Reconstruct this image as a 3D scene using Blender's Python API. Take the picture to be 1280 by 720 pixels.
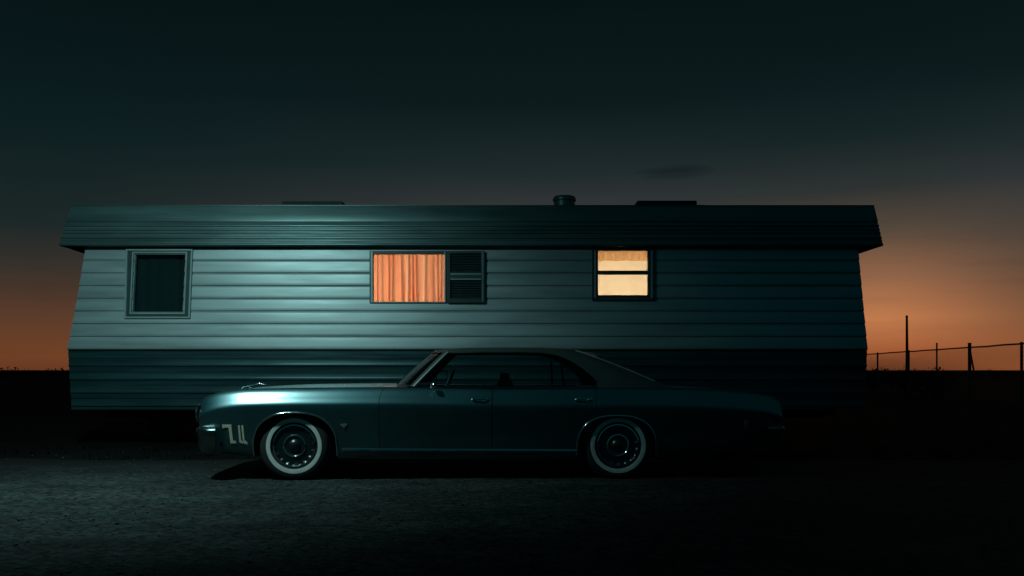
import bpy, bmesh, math, random
import numpy as np
from mathutils import Vector, Matrix, noise
random.seed(7)
S = bpy.context.scene
C = S.collection
R = math.radians
for o in list(bpy.data.objects): bpy.data.objects.remove(o)

# ---------------------------------------------------------------- camera
CAM_H = 1.044
cd = bpy.data.cameras.new('camera'); cam = bpy.data.objects.new('camera', cd); C.objects.link(cam)
cam.location = (0, 0, CAM_H); cam.rotation_euler = (R(90), 0, 0)
cd.sensor_width = 36; cd.lens = 36*1080/1280; cd.shift_y = 102/1280
cd.clip_start = .05; cd.clip_end = 4000
S.camera = cam

# ---------------------------------------------------------------- exposure
S.view_settings.view_transform = 'Standard'; S.view_settings.look = 'None'
S.view_settings.exposure = 0; S.view_settings.gamma = 1

# ---------------------------------------------------------------- dusk sky
def lin(*c): return tuple(((v/255+.055)/1.055)**2.4 if v > 10 else v/255/12.92 for v in c) + (1,)
W = bpy.data.worlds.new('World'); S.world = W; W.use_nodes = True
nt = W.node_tree; nt.nodes.clear(); N = nt.nodes; L = nt.links
def nd(t, **k):
    n = N.new(t)
    for a, b in k.items(): setattr(n, a, b)
    return n
tc = nd('ShaderNodeTexCoord'); sep = nd('ShaderNodeSeparateXYZ'); L.new(tc.outputs['Generated'], sep.inputs[0])
def wm(op, a, b=None, clamp=False):
    n = nd('ShaderNodeMath', operation=op, use_clamp=clamp)
    for i, v in enumerate((a, b)):
        if v is None: continue
        if isinstance(v, (int, float)): n.inputs[i].default_value = v
        else: L.new(v, n.inputs[i])
    return n.outputs[0]
hyp = wm('SQRT', wm('ADD', wm('MULTIPLY', sep.outputs[0], sep.outputs[0]), wm('MULTIPLY', sep.outputs[1], sep.outputs[1])))
elev = wm('DIVIDE', wm('ARCTAN2', sep.outputs[2], hyp), R(30), True)      # 0 at the horizon, 1 at 30 degrees
azim = wm('ARCTAN2', sep.outputs[0], sep.outputs[1])                       # 0 straight ahead, + to the right
def ramp(stops):
    r = nd('ShaderNodeValToRGB'); r.color_ramp.interpolation = 'LINEAR'
    e = r.color_ramp.elements
    while len(e) < len(stops): e.new(.5)
    for i, (deg, col) in enumerate(stops): e[i].position = deg/30; e[i].color = lin(*col)
    L.new(elev, r.inputs[0]); return r.outputs[0]
right = ramp([(0, (112, 62, 38)), (1.2, (164, 93, 54)), (3.1, (192, 122, 77)), (5.6, (146, 101, 73)), (8.4, (86, 72, 60)), (11, (46, 51, 50)), (14, (24, 37, 39)), (17, (15, 28, 31)), (19, (11, 24, 26)), (24, (6, 19, 21)), (30, (4, 14, 16))])
left = ramp([(0, (104, 58, 34)), (.8, (112, 65, 38)), (3.3, (88, 59, 43)), (6, (54, 49, 43)), (8.4, (29, 40, 40)), (14, (13, 31, 33)), (19, (8, 23, 25)), (24, (5, 18, 19)), (30, (4, 15, 17))])
mid = ramp([(0, (150, 85, 48)), (3.3, (120, 82, 58)), (6, (92, 72, 58)), (8.4, (72, 66, 60)), (11, (48, 52, 53)), (13, (30, 42, 44)), (17, (13, 27, 29)), (24, (6, 19, 21)), (30, (4, 14, 16))])
back = nd('ShaderNodeRGB'); back.outputs[0].default_value = (.0005, .024, .030, 1)
def mix(f, a, b):
    m = nd('ShaderNodeMix', data_type='RGBA'); L.new(f, m.inputs[0])
    for i, v in ((6, a), (7, b)): L.new(v, m.inputs[i])
    return m.outputs[2]
def mr(v, a, b):
    m = nd('ShaderNodeMapRange', interpolation_type='SMOOTHSTEP'); L.new(v, m.inputs[0]); m.inputs[1].default_value = a; m.inputs[2].default_value = b
    return m.outputs[0]
c1 = mix(mr(azim, R(-30), R(2)), left, mid)
c2 = mix(wm('MULTIPLY', mr(azim, R(4), R(22)), wm('SUBTRACT', 1, wm('MULTIPLY', mr(azim, R(22.5), R(33)), .97))), c1, right)
# small dark wisps of cloud
mp = nd('ShaderNodeMapping'); mp.inputs['Scale'].default_value = (2.2, 2.2, 26); L.new(tc.outputs['Generated'], mp.inputs[0])
nz = nd('ShaderNodeTexNoise'); nz.inputs['Scale'].default_value = 2.4; nz.inputs['Detail'].default_value = 5; L.new(mp.outputs[0], nz.inputs[0])
dx = wm('DIVIDE', wm('SUBTRACT', azim, R(10.6)), R(2.9)); dz = wm('DIVIDE', wm('SUBTRACT', wm('MULTIPLY', elev, R(30)), R(12.7)), R(.62))
blob = wm('MULTIPLY', wm('ADD', wm('SUBTRACT', .55, wm('ADD', wm('MULTIPLY', dx, dx), wm('MULTIPLY', dz, dz))), wm('MULTIPLY', wm('SUBTRACT', nz.outputs[0], .35), 2.2)), .8, True)
cl = wm('MULTIPLY', wm('MULTIPLY', blob, mr(nz.outputs[0], .25, .5)), .8)
dark = nd('ShaderNodeRGB'); dark.outputs[0].default_value = lin(15, 26, 29)
c3 = mix(cl, c2, dark.outputs[0])
vv = mix(wm('MULTIPLY', mr(nz.outputs[0], .40, .75), .10), c3, dark.outputs[0])
absaz = wm('ABSOLUTE', azim)
c4 = mix(mr(absaz, R(50), R(95)), vv, back.outputs[0])
below = wm('LESS_THAN', sep.outputs[2], -.002)
blk = nd('ShaderNodeRGB'); blk.outputs[0].default_value = (.0005, .001, .001, 1)
bg = nd('ShaderNodeBackground'); L.new(mix(below, c4, blk.outputs[0]), bg.inputs[0]); bg.inputs[1].default_value = 1.0
wo = nd('ShaderNodeOutputWorld'); L.new(bg.outputs[0], wo.inputs[0])

# ---------------------------------------------------------------- light values (used by the lamp builders below)
LAMP_POS = Vector((-3.8, 6.35, 4.4)); LAMP_AIM = Vector((-4.8, 9.3, .1)); LAMP_W = 710; LAMP_COL = (.58, 1.0, .98)
ROOM_W = 520; KITCHEN_W = 480

# ---------------------------------------------------------------- materials
def mat(name, base=(.5, .5, .5), rough=.5, metal=0, coat=0, spec=.5, noise_amt=0, noise_scale=5, bump=0, bump_scale=40, stretch=(1, 1, 1), dirt=None, rough_var=0, coat_rough=.05):
    m = bpy.data.materials.new(name); m.use_nodes = True
    t = m.node_tree; p = t.nodes['Principled BSDF']
    p.inputs['Base Color'].default_value = (*base, 1); p.inputs['Roughness'].default_value = rough
    p.inputs['Metallic'].default_value = metal; p.inputs['Coat Weight'].default_value = coat; p.inputs['Coat Roughness'].default_value = coat_rough
    p.inputs['Specular IOR Level'].default_value = spec
    tcn = t.nodes.new('ShaderNodeTexCoord'); mpn = t.nodes.new('ShaderNodeMapping'); mpn.inputs['Scale'].default_value = stretch
    t.links.new(tcn.outputs['Object'], mpn.inputs[0])
    if noise_amt or rough_var:
        n = t.nodes.new('ShaderNodeTexNoise'); n.inputs['Scale'].default_value = noise_scale; n.inputs['Detail'].default_value = 8; n.inputs['Roughness'].default_value = .6
        t.links.new(mpn.outputs[0], n.inputs[0])
    if noise_amt:
        r = t.nodes.new('ShaderNodeValToRGB'); r.color_ramp.elements[0].position = .32; r.color_ramp.elements[1].position = .68
        d = dirt or tuple(v*(1-noise_amt) for v in base)
        r.color_ramp.elements[0].color = (*d, 1); r.color_ramp.elements[1].color = (*[min(1, v*(1+noise_amt*.5)) for v in base], 1)
        t.links.new(n.outputs[0], r.inputs[0]); t.links.new(r.outputs[0], p.inputs['Base Color'])
    if rough_var:
        q = t.nodes.new('ShaderNodeMapRange'); q.inputs[1].default_value = .3; q.inputs[2].default_value = .7
        q.inputs[3].default_value = max(.02, rough-rough_var); q.inputs[4].default_value = min(1, rough+rough_var)
        t.links.new(n.outputs[0], q.inputs[0]); t.links.new(q.outputs[0], p.inputs['Roughness'])
    if bump:
        n2 = t.nodes.new('ShaderNodeTexNoise'); n2.inputs['Scale'].default_value = bump_scale; n2.inputs['Detail'].default_value = 6
        t.links.new(mpn.outputs[0], n2.inputs[0])
        b = t.nodes.new('ShaderNodeBump'); b.inputs['Strength'].default_value = bump; b.inputs['Distance'].default_value = .01
        t.links.new(n2.outputs[0], b.inputs['Height']); t.links.new(b.outputs[0], p.inputs['Normal'])
    return m
M = {}
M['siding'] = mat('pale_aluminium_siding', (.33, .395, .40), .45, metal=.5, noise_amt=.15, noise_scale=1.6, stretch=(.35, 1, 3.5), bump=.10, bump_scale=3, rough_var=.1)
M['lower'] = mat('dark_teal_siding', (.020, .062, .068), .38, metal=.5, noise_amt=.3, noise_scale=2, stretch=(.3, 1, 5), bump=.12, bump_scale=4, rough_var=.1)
M['fascia'] = mat('teal_fascia', (.10, .165, .165), .42, metal=.6, noise_amt=.2, noise_scale=1.5, stretch=(.3, 1, 3), bump=.06, bump_scale=4, rough_var=.1)
M['roof'] = mat('tarred_roof', (.03, .035, .035), .8, noise_amt=.3)
M['frame'] = mat('window_aluminium', (.30, .42, .40), .35, metal=.3, noise_amt=.15)
M['brightframe'] = mat('bright_trim_and_highlight', (.6, .64, .6), .35, metal=.6)  # A pillar moulding, and the painted highlight on the C pillars
M['darkframe'] = mat('dark_frame_paint', (.03, .055, .06), .4, noise_amt=.2)
M['shutter'] = mat('shutter_paint', (.025, .05, .055), .4, noise_amt=.3)
M['black'] = mat('dark_void', (.008, .008, .008), .9, spec=0)
M['reflection_sheet'] = mat('dark_teal_reflection', (.005, .015, .019), .9)  # faint teal reflection of the left pane, put into a sheet's colour
M['room'] = mat('room_wall', (.55, .42, .30), .8)
M['steel'] = mat('rusty_steel', (.035, .033, .03), .7, metal=.3, noise_amt=.4)
M['block'] = mat('concrete_block', (.03, .03, .028), .9, noise_amt=.35, bump=.5, bump_scale=60)
M['paint'] = mat('dark_teal_car_paint', (.014, .088, .102), .38, metal=.8, coat=1.0, coat_rough=.27, noise_amt=.08, noise_scale=2, rough_var=.06)
M['paint'].node_tree.nodes['Principled BSDF'].inputs['Coat IOR'].default_value = 2.1
M['vinyl'] = mat('grey_green_vinyl_roof', (.048, .060, .054), .55, noise_amt=.15, bump=.25, bump_scale=220)
M['chrome'] = mat('chrome', (.72, .74, .74), .12, metal=1, rough_var=.08, noise_scale=30)
M['rubber'] = mat('tyre_rubber', (.012, .012, .012), .7, noise_amt=.2)
M['white'] = mat('whitewall_rubber', (.60, .60, .57), .55, noise_amt=.18, noise_scale=9)
M['dullchrome'] = mat('dull_chrome', (.16, .20, .20), .28, metal=1, rough_var=.08, noise_scale=30)
M['rim'] = mat('wheel_cover_metal', (.06, .08, .085), .32, metal=.9)
M['cream'] = mat('cream_marking', (.50, .47, .35), .5, noise_amt=.2, noise_scale=30)
M['seat'] = mat('dark_seat_vinyl', (.018, .016, .016), .55)
M['red'] = mat('red_lens', (.55, .05, .035), .2, coat=.5)
M['lens'] = mat('headlight_lens', (.4, .42, .42), .12, metal=.6)
M['badge'] = mat('dull_badge_metal', (.25, .26, .24), .4, metal=.6)
M['amber'] = mat('amber_lens', (.35, .12, .02), .3)
M['gal'] = mat('galvanised_steel', (.05, .05, .05), .6, metal=.5)
M['wood'] = mat('weathered_pole', (.03, .024, .018), .9, noise_amt=.3, stretch=(1, 1, .1))
M['leaf'] = mat('dark_leaves', (.008, .012, .007), .9, spec=.05, noise_amt=.4)
M['stone'] = mat('gravel_stone', (.045, .05, .047), .85, noise_amt=.45, noise_scale=6)

def glassmat(name, tint=(.8, .9, .88), refl=.9, ior=1.5):
    m = bpy.data.materials.new(name); m.use_nodes = True; t = m.node_tree; t.nodes.clear()
    tr = t.nodes.new('ShaderNodeBsdfTransparent'); tr.inputs[0].default_value = (*tint, 1)
    gl = t.nodes.new('ShaderNodeBsdfGlossy'); gl.inputs['Roughness'].default_value = .03; gl.inputs[0].default_value = (refl, refl, refl, 1)
    fr = t.nodes.new('ShaderNodeFresnel'); fr.inputs[0].default_value = ior
    mx = t.nodes.new('ShaderNodeMixShader'); o = t.nodes.new('ShaderNodeOutputMaterial')
    t.links.new(fr.outputs[0], mx.inputs[0]); t.links.new(tr.outputs[0], mx.inputs[1]); t.links.new(gl.outputs[0], mx.inputs[2]); t.links.new(mx.outputs[0], o.inputs[0])
    return m
M['glass'] = glassmat('window_glass')
M['carglass'] = glassmat('car_glass', (.86, .93, .93), .28, 1.35)

def clothmat(name, col, trans, scale=(1, 1, 1), var=.25, col2=None):
    m = bpy.data.materials.new(name); m.use_nodes = True; t = m.node_tree; t.nodes.clear()
    tcn = t.nodes.new('ShaderNodeTexCoord'); mpn = t.nodes.new('ShaderNodeMapping'); mpn.inputs['Scale'].default_value = scale
    t.links.new(tcn.outputs['Object'], mpn.inputs[0])
    n = t.nodes.new('ShaderNodeTexNoise'); n.inputs['Scale'].default_value = 1; n.inputs['Detail'].default_value = 4; t.links.new(mpn.outputs[0], n.inputs[0])
    r = t.nodes.new('ShaderNodeValToRGB'); r.color_ramp.elements[0].position = .35; r.color_ramp.elements[1].position = .65
    r.color_ramp.elements[0].color = (*(col2 or tuple(c*(1-var) for c in col)), 1); r.color_ramp.elements[1].color = (*col, 1); t.links.new(n.outputs[0], r.inputs[0])
    tl = t.nodes.new('ShaderNodeBsdfTranslucent'); df = t.nodes.new('ShaderNodeBsdfDiffuse')
    t.links.new(r.outputs[0], tl.inputs[0]); t.links.new(r.outputs[0], df.inputs[0])
    mx = t.nodes.new('ShaderNodeMixShader'); mx.inputs[0].default_value = trans
    o = t.nodes.new('ShaderNodeOutputMaterial')
    t.links.new(df.outputs[0], mx.inputs[1]); t.links.new(tl.outputs[0], mx.inputs[2]); t.links.new(mx.outputs[0], o.inputs[0])
    return m
M['curtain'] = clothmat('orange_curtain_cloth', (.97, .48, .34), .85, (9, 1, .5), .3, (.90, .32, .20))
M['shade'] = clothmat('pale_roller_shade', (.97, .72, .62), .8, (2, 2, 2), .06)
M['valance'] = clothmat('amber_valance', (.97, .68, .45), .8, (3, 3, 3), .06)

# ---------------------------------------------------------------- helpers
def link(o, parent=None):
    C.objects.link(o)
    if parent: o.parent = parent
    return o
def smooth(me, ang=32):
    for p in me.polygons: p.use_smooth = True
    me.set_sharp_from_angle(angle=R(ang))
def obj(name, bm, m, parent=None, sm=None):
    me = bpy.data.meshes.new(name)
    if isinstance(bm, bmesh.types.BMesh):
        bmesh.ops.recalc_face_normals(bm, faces=bm.faces[:]); bm.to_mesh(me); bm.free()
    else:
        me.from_pydata(*bm)
    me.materials.append(M[m])
    if sm: smooth(me, sm)
    return link(bpy.data.objects.new(name, me), parent)
def tag(o, label=None, cat=None, group=None, kind=None):
    for k, v in (('label', label), ('category', cat), ('group', group), ('kind', kind)):
        if v: o[k] = v
    return o
def empty(name, loc=(0, 0, 0), rz=0):
    o = bpy.data.objects.new(name, None); o.location = loc; o.rotation_euler = (0, 0, rz); return link(o)
def box(bm, x0, x1, y0, y1, z0, z1, bev=0):
    vs = [bm.verts.new((x, y, z)) for x in (x0, x1) for y in (y0, y1) for z in (z0, z1)]
    fs = [bm.faces.new([vs[i] for i in f]) for f in ((0, 1, 3, 2), (4, 6, 7, 5), (0, 4, 5, 1), (2, 3, 7, 6), (0, 2, 6, 4), (1, 5, 7, 3))]
    if bev:
        es = list({e for f in fs for e in f.edges}); bmesh.ops.bevel(bm, geom=es, offset=bev, segments=2, affect='EDGES', profile=.6)
    return bm
def tube(bm, pts, r, n=8, closed=False, rad=None):
    pts = [Vector(p) for p in pts]; k = len(pts); rings = []
    up = None
    for i, p in enumerate(pts):
        a = pts[(i-1) % k] if (i or closed) else p; b = pts[(i+1) % k] if (i < k-1 or closed) else p
        t = (b-a).normalized()
        if up is None: up = Vector((0, 0, 1)) if abs(t.z) < .9 else Vector((1, 0, 0))
        u = (up - t*up.dot(t)).normalized(); v = t.cross(u); up = u
        rr = rad[i] if rad else r
        rings.append([bm.verts.new(p + (u*math.cos(2*math.pi*j/n)+v*math.sin(2*math.pi*j/n))*rr) for j in range(n)])
    m_ = k if closed else k-1
    for i in range(m_):
        A, B = rings[i], rings[(i+1) % k]
        for j in range(n): bm.faces.new((A[j], A[(j+1) % n], B[(j+1) % n], B[j]))
    if not closed: bm.faces.new(rings[0]); bm.faces.new(rings[-1][::-1])
    return bm
def lathe(bm, prof, axis, c, n=48, close=True):
    """prof: list of (r, h) ; axis 'y' or 'z'"""
    rings = []
    for r, h in prof:
        ring = []
        for j in range(n):
            a = 2*math.pi*j/n
            if axis == 'y': co = (c[0]+r*math.cos(a), c[1]+h, c[2]+r*math.sin(a))
            elif axis == 'x': co = (c[0]+h, c[1]+r*math.cos(a), c[2]+r*math.sin(a))
            else: co = (c[0]+r*math.cos(a), c[1]+r*math.sin(a), c[2]+h)
            ring.append(bm.verts.new(co))
        rings.append(ring)
    for i in range(len(rings)-1):
        for j in range(n): bm.faces.new((rings[i][j], rings[i][(j+1) % n], rings[i+1][(j+1) % n], rings[i+1][j]))
    if close: bm.faces.new(rings[0]); bm.faces.new(rings[-1][::-1])
    return bm
def prism(poly, y0, y1, bm=None):
    """poly: (x, z) outline extruded along y"""
    bm = bm or bmesh.new()
    A = [bm.verts.new((x, y0, z)) for x, z in poly]; B = [bm.verts.new((x, y1, z)) for x, z in poly]
    bm.faces.new(A); bm.faces.new(B[::-1]); n = len(poly)
    for i in range(n): bm.faces.new((A[i], B[i], B[(i+1) % n], A[(i+1) % n]))
    return bm
def tmp(bm):
    bmesh.ops.recalc_face_normals(bm, faces=bm.faces[:])
    me = bpy.data.meshes.new('tmp'); bm.to_mesh(me); bm.free(); return me
def boolean(me, cuts, op='DIFFERENCE'):
    a = bpy.data.objects.new('a', me); C.objects.link(a); tm = []
    for c in cuts:
        b = bpy.data.objects.new('b', c); C.objects.link(b); tm.append(b)
        m = a.modifiers.new('b', 'BOOLEAN'); m.operation = op; m.object = b; m.solver = 'EXACT'
    dg = bpy.context.evaluated_depsgraph_get(); out = bpy.data.meshes.new_from_object(a.evaluated_get(dg))
    for b in tm: bpy.data.objects.remove(b)
    bpy.data.objects.remove(a)
    return out
def meobj(name, me, m, parent, ang=32):
    me.materials.clear(); me.materials.append(M[m]); me.name = name
    for p in me.polygons: p.material_index = 0
    smooth(me, ang)
    return link(bpy.data.objects.new(name, me), parent)

# ================================================================ SETTING
# soil all the way to the horizon
GN = 60
bm = bmesh.new(); bmesh.ops.create_grid(bm, x_segments=80, y_segments=80, size=1)
for v in bm.verts:
    x, y = v.co.x, v.co.y
    v.co.x = math.copysign(abs(x)**3, x)*1500 ; v.co.y = math.copysign(abs(y)**3, y)*1500 + 20; v.co.z = 0
M['soil'] = mat('dark_soil', (.006, .0065, .006), .95, spec=.05, noise_amt=.4, noise_scale=.8, bump=.6, bump_scale=14)
tag(obj('ground', bm, 'soil'), kind='structure')

# gravel pad the car stands on
def gravel_mat():
    m = bpy.data.materials.new('worn_gravel_pad'); m.use_nodes = True; t = m.node_tree; p = t.nodes['Principled BSDF']
    p.inputs['Roughness'].default_value = .9; p.inputs['Specular IOR Level'].default_value = .2
    tcn = t.nodes.new('ShaderNodeTexCoord')
    def nse(s, d, st=None):
        n = t.nodes.new('ShaderNodeTexNoise'); n.inputs['Scale'].default_value = s; n.inputs['Detail'].default_value = d; n.inputs['Roughness'].default_value = .65
        if st:
            mp_ = t.nodes.new('ShaderNodeMapping'); mp_.inputs['Scale'].default_value = st; t.links.new(tcn.outputs['Object'], mp_.inputs[0]); t.links.new(mp_.outputs[0], n.inputs[0])
        else: t.links.new(tcn.outputs['Object'], n.inputs[0])
        return n.outputs[0]
    vor = t.nodes.new('ShaderNodeTexVoronoi'); vor.inputs['Scale'].default_value = 30; t.links.new(tcn.outputs['Object'], vor.inputs[0])
    r = t.nodes.new('ShaderNodeValToRGB'); r.color_ramp.elements[0].position = .36; r.color_ramp.elements[1].position = .66
    r.color_ramp.elements[0].color = (.011, .0145, .0135, 1); r.color_ramp.elements[1].color = (.031, .041, .037, 1)
    t.links.new(nse(.9, 9, (1, 1.8, 1)), r.inputs[0])
    sepc = t.nodes.new('ShaderNodeSeparateColor'); t.links.new(vor.outputs['Color'], sepc.inputs[0])
    q = t.nodes.new('ShaderNodeMapRange'); q.inputs[3].default_value = .2; q.inputs[4].default_value = 1.9; t.links.new(sepc.outputs[0], q.inputs[0])
    mx = t.nodes.new('ShaderNodeMix'); mx.data_type = 'RGBA'; mx.blend_type = 'MULTIPLY'; mx.inputs[0].default_value = 1
    t.links.new(r.outputs[0], mx.inputs[6]); t.links.new(q.outputs[0], mx.inputs[7])
    sx_ = t.nodes.new('ShaderNodeSeparateXYZ'); t.links.new(tcn.outputs['Object'], sx_.inputs[0])      # blends into the soil colour towards the far edge
    ad = t.nodes.new('ShaderNodeMath'); ad.operation = 'MULTIPLY_ADD'; ad.inputs[1].default_value = 1.8; t.links.new(nse(1.3, 6), ad.inputs[0]); t.links.new(sx_.outputs[1], ad.inputs[2])
    fr_ = t.nodes.new('ShaderNodeMapRange'); fr_.inputs[1].default_value = 8.7; fr_.inputs[2].default_value = 10.7; t.links.new(ad.outputs[0], fr_.inputs[0])
    m2 = t.nodes.new('ShaderNodeMix'); m2.data_type = 'RGBA'; m2.inputs[7].default_value = (.006, .0065, .006, 1)
    t.links.new(fr_.outputs[0], m2.inputs[0]); t.links.new(mx.outputs[2], m2.inputs[6]); t.links.new(m2.outputs[2], p.inputs['Base Color'])
    b = t.nodes.new('ShaderNodeBump'); b.inputs['Strength'].default_value = 1; b.inputs['Distance'].default_value = .012
    t.links.new(vor.outputs['Distance'], b.inputs['Height'])
    b2 = t.nodes.new('ShaderNodeBump'); b2.inputs['Strength'].default_value = .8; b2.inputs['Distance'].default_value = .05
    t.links.new(nse(3, 8), b2.inputs['Height']); t.links.new(b.outputs[0], b2.inputs['Normal']); t.links.new(b2.outputs[0], p.inputs['Normal'])
    return m
M['gravel'] = gravel_mat()
vs, fs = [], []
nx, ny = 260, 150
for j in range(ny+1):
    for i in range(nx+1):
        x = -22+44*i/nx; y = -6+16.0*j/ny
        e = .25*noise.noise((x*.6, 3, 0))+.1*noise.noise((x*3, 1, 0)) if j == ny else 0
        z = .012+.010*noise.fractal((x*.9, y*.9, 0), 1, 2, 5)+.006*noise.noise((x*4, y*4, 2))
        edge = min(1, (ny-j)/4)
        z = max(z, .004)*edge+.002
        vs.append((x, y+e, z))
for j in range(ny):
    for i in range(nx):
        a = j*(nx+1)+i; fs.append((a, a+1, a+nx+2, a+nx+1))
tag(obj('gravel_yard', (vs, [], fs), 'gravel', sm=60), kind='structure')

# loose stones lying on the pad
bm = bmesh.new()
for k in range(2600):
    y = 3.6+abs(random.gauss(0, 1))*3.4
    if y > 10.6: continue
    x = random.uniform(-.75, .75)*y*1.02
    s = random.choice((.005, .006, .008, .010, .014))*random.uniform(.7, 1.2)
    rot = Matrix.Rotation(random.uniform(0, 6.3), 4, 'Z') @ Matrix.Rotation(random.uniform(-.5, .5), 4, 'X')
    r_ = bmesh.ops.create_icosphere(bm, subdivisions=1, radius=s, matrix=Matrix.Translation((x, y, .012+s*.3)) @ rot @ Matrix.Diagonal((1, random.uniform(.6, .9), random.uniform(.45, .7), 1)))
    for v in r_['verts']: v.co += Vector((random.uniform(-1, 1), random.uniform(-1, 1), random.uniform(-1, 1)))*s*.15
tag(obj('loose_gravel', bm, 'stone'), 'small loose stones scattered over the dark gravel in front of the car', 'gravel', kind='stuff')

# weeds along the edge of the pad and under the home
bm = bmesh.new()
def blade(x, y, h, lean):
    a = random.uniform(0, 6.3); w = random.uniform(.004, .009)
    d = Vector((math.cos(a), math.sin(a), 0)); s_ = Vector((-d.y, d.x, 0))*w
    p = Vector((x, y, .0)); m_ = p+Vector((0, 0, h*.6))+d*lean*.35; t_ = p+Vector((0, 0, h))+d*lean
    v = [bm.verts.new(q) for q in (p-s_, p+s_, m_+s_*.7, m_-s_*.7, t_)]
    bm.faces.new(v[:4]); bm.faces.new((v[3], v[2], v[4]))
for k in range(300):
    cx = random.uniform(-13, 13); cy = 10.0+abs(random.gauss(0, 1.6))+(.2*noise.noise((cx, 0, 0)))
    if abs(cx) < 6 and cy > 11.6 and random.random() < .7: cy = random.uniform(9.9, 11.6)
    hh = random.uniform(.02, .08)
    for b_ in range(14): blade(cx+random.gauss(0, .05), cy+random.gauss(0, .05), hh*random.uniform(.5, 1.2), random.uniform(.01, .08))
tag(obj('weeds', bm, 'leaf'), 'low dark weeds growing along the edge of the gravel by the mobile home', 'weeds', kind='stuff')

# far low scrub on the horizon
bm = bmesh.new()
def clump(cx, cy, rx, rz, n=70):
    for k in range(n):
        a = random.uniform(0, 6.3); q = random.random()**.5; hz = random.random()
        x = cx+math.cos(a)*rx*q*(1-.5*hz); y = cy+math.sin(a)*rx*q*.6; z = rz*hz*(1-.5*q)*random.uniform(.7, 1.1)
        s = rz*random.uniform(.10, .22)
        d = [Vector((random.uniform(-1, 1), random.uniform(-1, 1), random.uniform(-1, 1)))*s for _ in range(3)]
        bm.faces.new([bm.verts.new(Vector((x, y, max(z, 0)))+w) for w in d])
for k in range(330):
    cy = random.uniform(95, 190); cx = random.uniform(-.85, .85)*cy
    side = 1 if cx < 0 else .72
    clump(cx, cy, random.uniform(2.5, 6), (random.uniform(.9, 1.9))*side*(cy/150)**.5, 90)
M['scrub'] = mat('far_scrub', (.012, .014, .010), .9, spec=.1)
tag(obj('distant_scrub', bm, 'scrub'), 'low black band of scrub along the horizon either side of the home', 'scrub', kind='stuff')
# bushes one can tell apart behind the fence
def bush(x, y, rx, rz, label):
    root = empty('bush', (x, y, 0)); tag(root, label, 'bush', 'bushes by the chain link fence')
    b = bmesh.new()
    for k in range(900):
        v = Vector((random.gauss(0, 1), random.gauss(0, 1), random.gauss(0, 1))).normalized()*random.random()**.4
        lump = 1+.3*noise.noise(v*2.5+Vector((x, 0, 0)))
        p = Vector((v.x*rx*lump, v.y*rx*.7*lump, rz*.5+v.z*rz*.5*lump))
        if p.z < .02: p.z = .02
        s = .06*rz/.9
        d = [Vector((random.uniform(-1, 1), random.uniform(-1, 1), random.uniform(-1, 1)))*s for _ in range(3)]
        b.faces.new([b.verts.new(p+w) for w in d])
    obj('foliage', b, 'leaf', root)
    st = bmesh.new()
    for k in range(7):
        a = k*.9; tube(st, [(0, 0, 0), (math.cos(a)*rx*.3, math.sin(a)*rx*.3, rz*.45), (math.cos(a)*rx*.6, math.sin(a)*rx*.5, rz*.8)], .02, 5, rad=[.03, .02, .008])
    obj('stem', st, 'wood', root)

# ================================================================ FENCE AND POLES
F0 = Vector((18.7, 50, 0)); F1 = Vector((14.2, 20.5, 0))
def fx(px):                      # where the fence line meets the view column px
    k = (px-640)/1080; d = F1-F0; t = (F0.x-k*F0.y)/(k*d.y-d.x); return F0+d*t
fence = empty('chain_link_fence', F0.copy()); tag(fence, 'long chain link fence with a top rail against the orange sky, right of the home', 'fence')
FH = 1.80
def loc(p): return Vector(p)-F0
du = (F1-F0).normalized()
b = bmesh.new(); pts = []
for i in range(25):
    p = F0+(F1-F0)*(i/24); pts.append(loc((p.x, p.y, FH+.02*noise.noise((i*1.3, 0, 0)))))
tube(b, pts, .026, 6); obj('top_rail', b, 'gal', fence)
ppx = [1060, 1097, 1136, 1171, 1212, 1277, 1350]
for k, px in enumerate(ppx):
    p = fx(px); b = bmesh.new(); r = .04; h = FH+.04
    if px == 1212: r = .055; h = FH+.14
    if px == 1171: h = FH+.24; r = .03
    q = loc(p); lathe(b, [(r, 0), (r, h-.03), (r*1.15, h-.03), (r*1.15, h), (r*.3, h+.02)], 'z', q, 10); obj('post', b, 'gal', fence, 30)
p0 = loc(fx(1212)); p1 = loc(fx(1219)); b = bmesh.new(); tube(b, [(p0.x, p0.y, FH-.02), (p1.x, p1.y, .75)], .03, 6); obj('brace', b, 'gal', fence)
b = bmesh.new(); LEN = (F1-F0).length; sp = .12; n_ = int(LEN/sp)
def wire(a, c):
    w = .0035; s_ = Vector((0, 0, w)); o_ = Vector((-du.y, du.x, 0))*w
    A = [b.verts.new(a+v) for v in (s_, o_, -s_)]; B_ = [b.verts.new(c+v) for v in (s_, o_, -s_)]
    for i in range(3): b.faces.new((A[i], A[(i+1) % 3], B_[(i+1) % 3], B_[i]))
for i in range(-15, n_):
    for sgn in (0, 1):
        s0, s1 = i*sp, i*sp+FH
        z0, z1 = .03, FH
        if s0 < 0: z0 = -s0+.03; s0 = 0
        if s1 > LEN: z1 = FH-(s1-LEN); s1 = LEN
        a = du*s0; c_ = du*s1
        if sgn: a = Vector((a.x, a.y, FH-z0+.03)); c_ = Vector((c_.x, c_.y, FH-z1+.03))
        else: a = Vector((a.x, a.y, z0)); c_ = Vector((c_.x, c_.y, z1))
        wire(a, c_)
obj('chain_mesh', b, 'gal', fence)
pp = fx(1136); pp = Vector((pp.x+.1, pp.y+.4, 0))
pole = empty('utility_pole', pp); tag(pole, 'thin tall bare pole standing upright just behind the chain link fence', 'pole')
b = bmesh.new(); tube(b, [(0, 0, 0), (0.01, 0, 1.6), (.0, 0, 3.30)], .07, 10, rad=[.075, .06, .045]); obj('shaft', b, 'wood', pole, 40)
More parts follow.
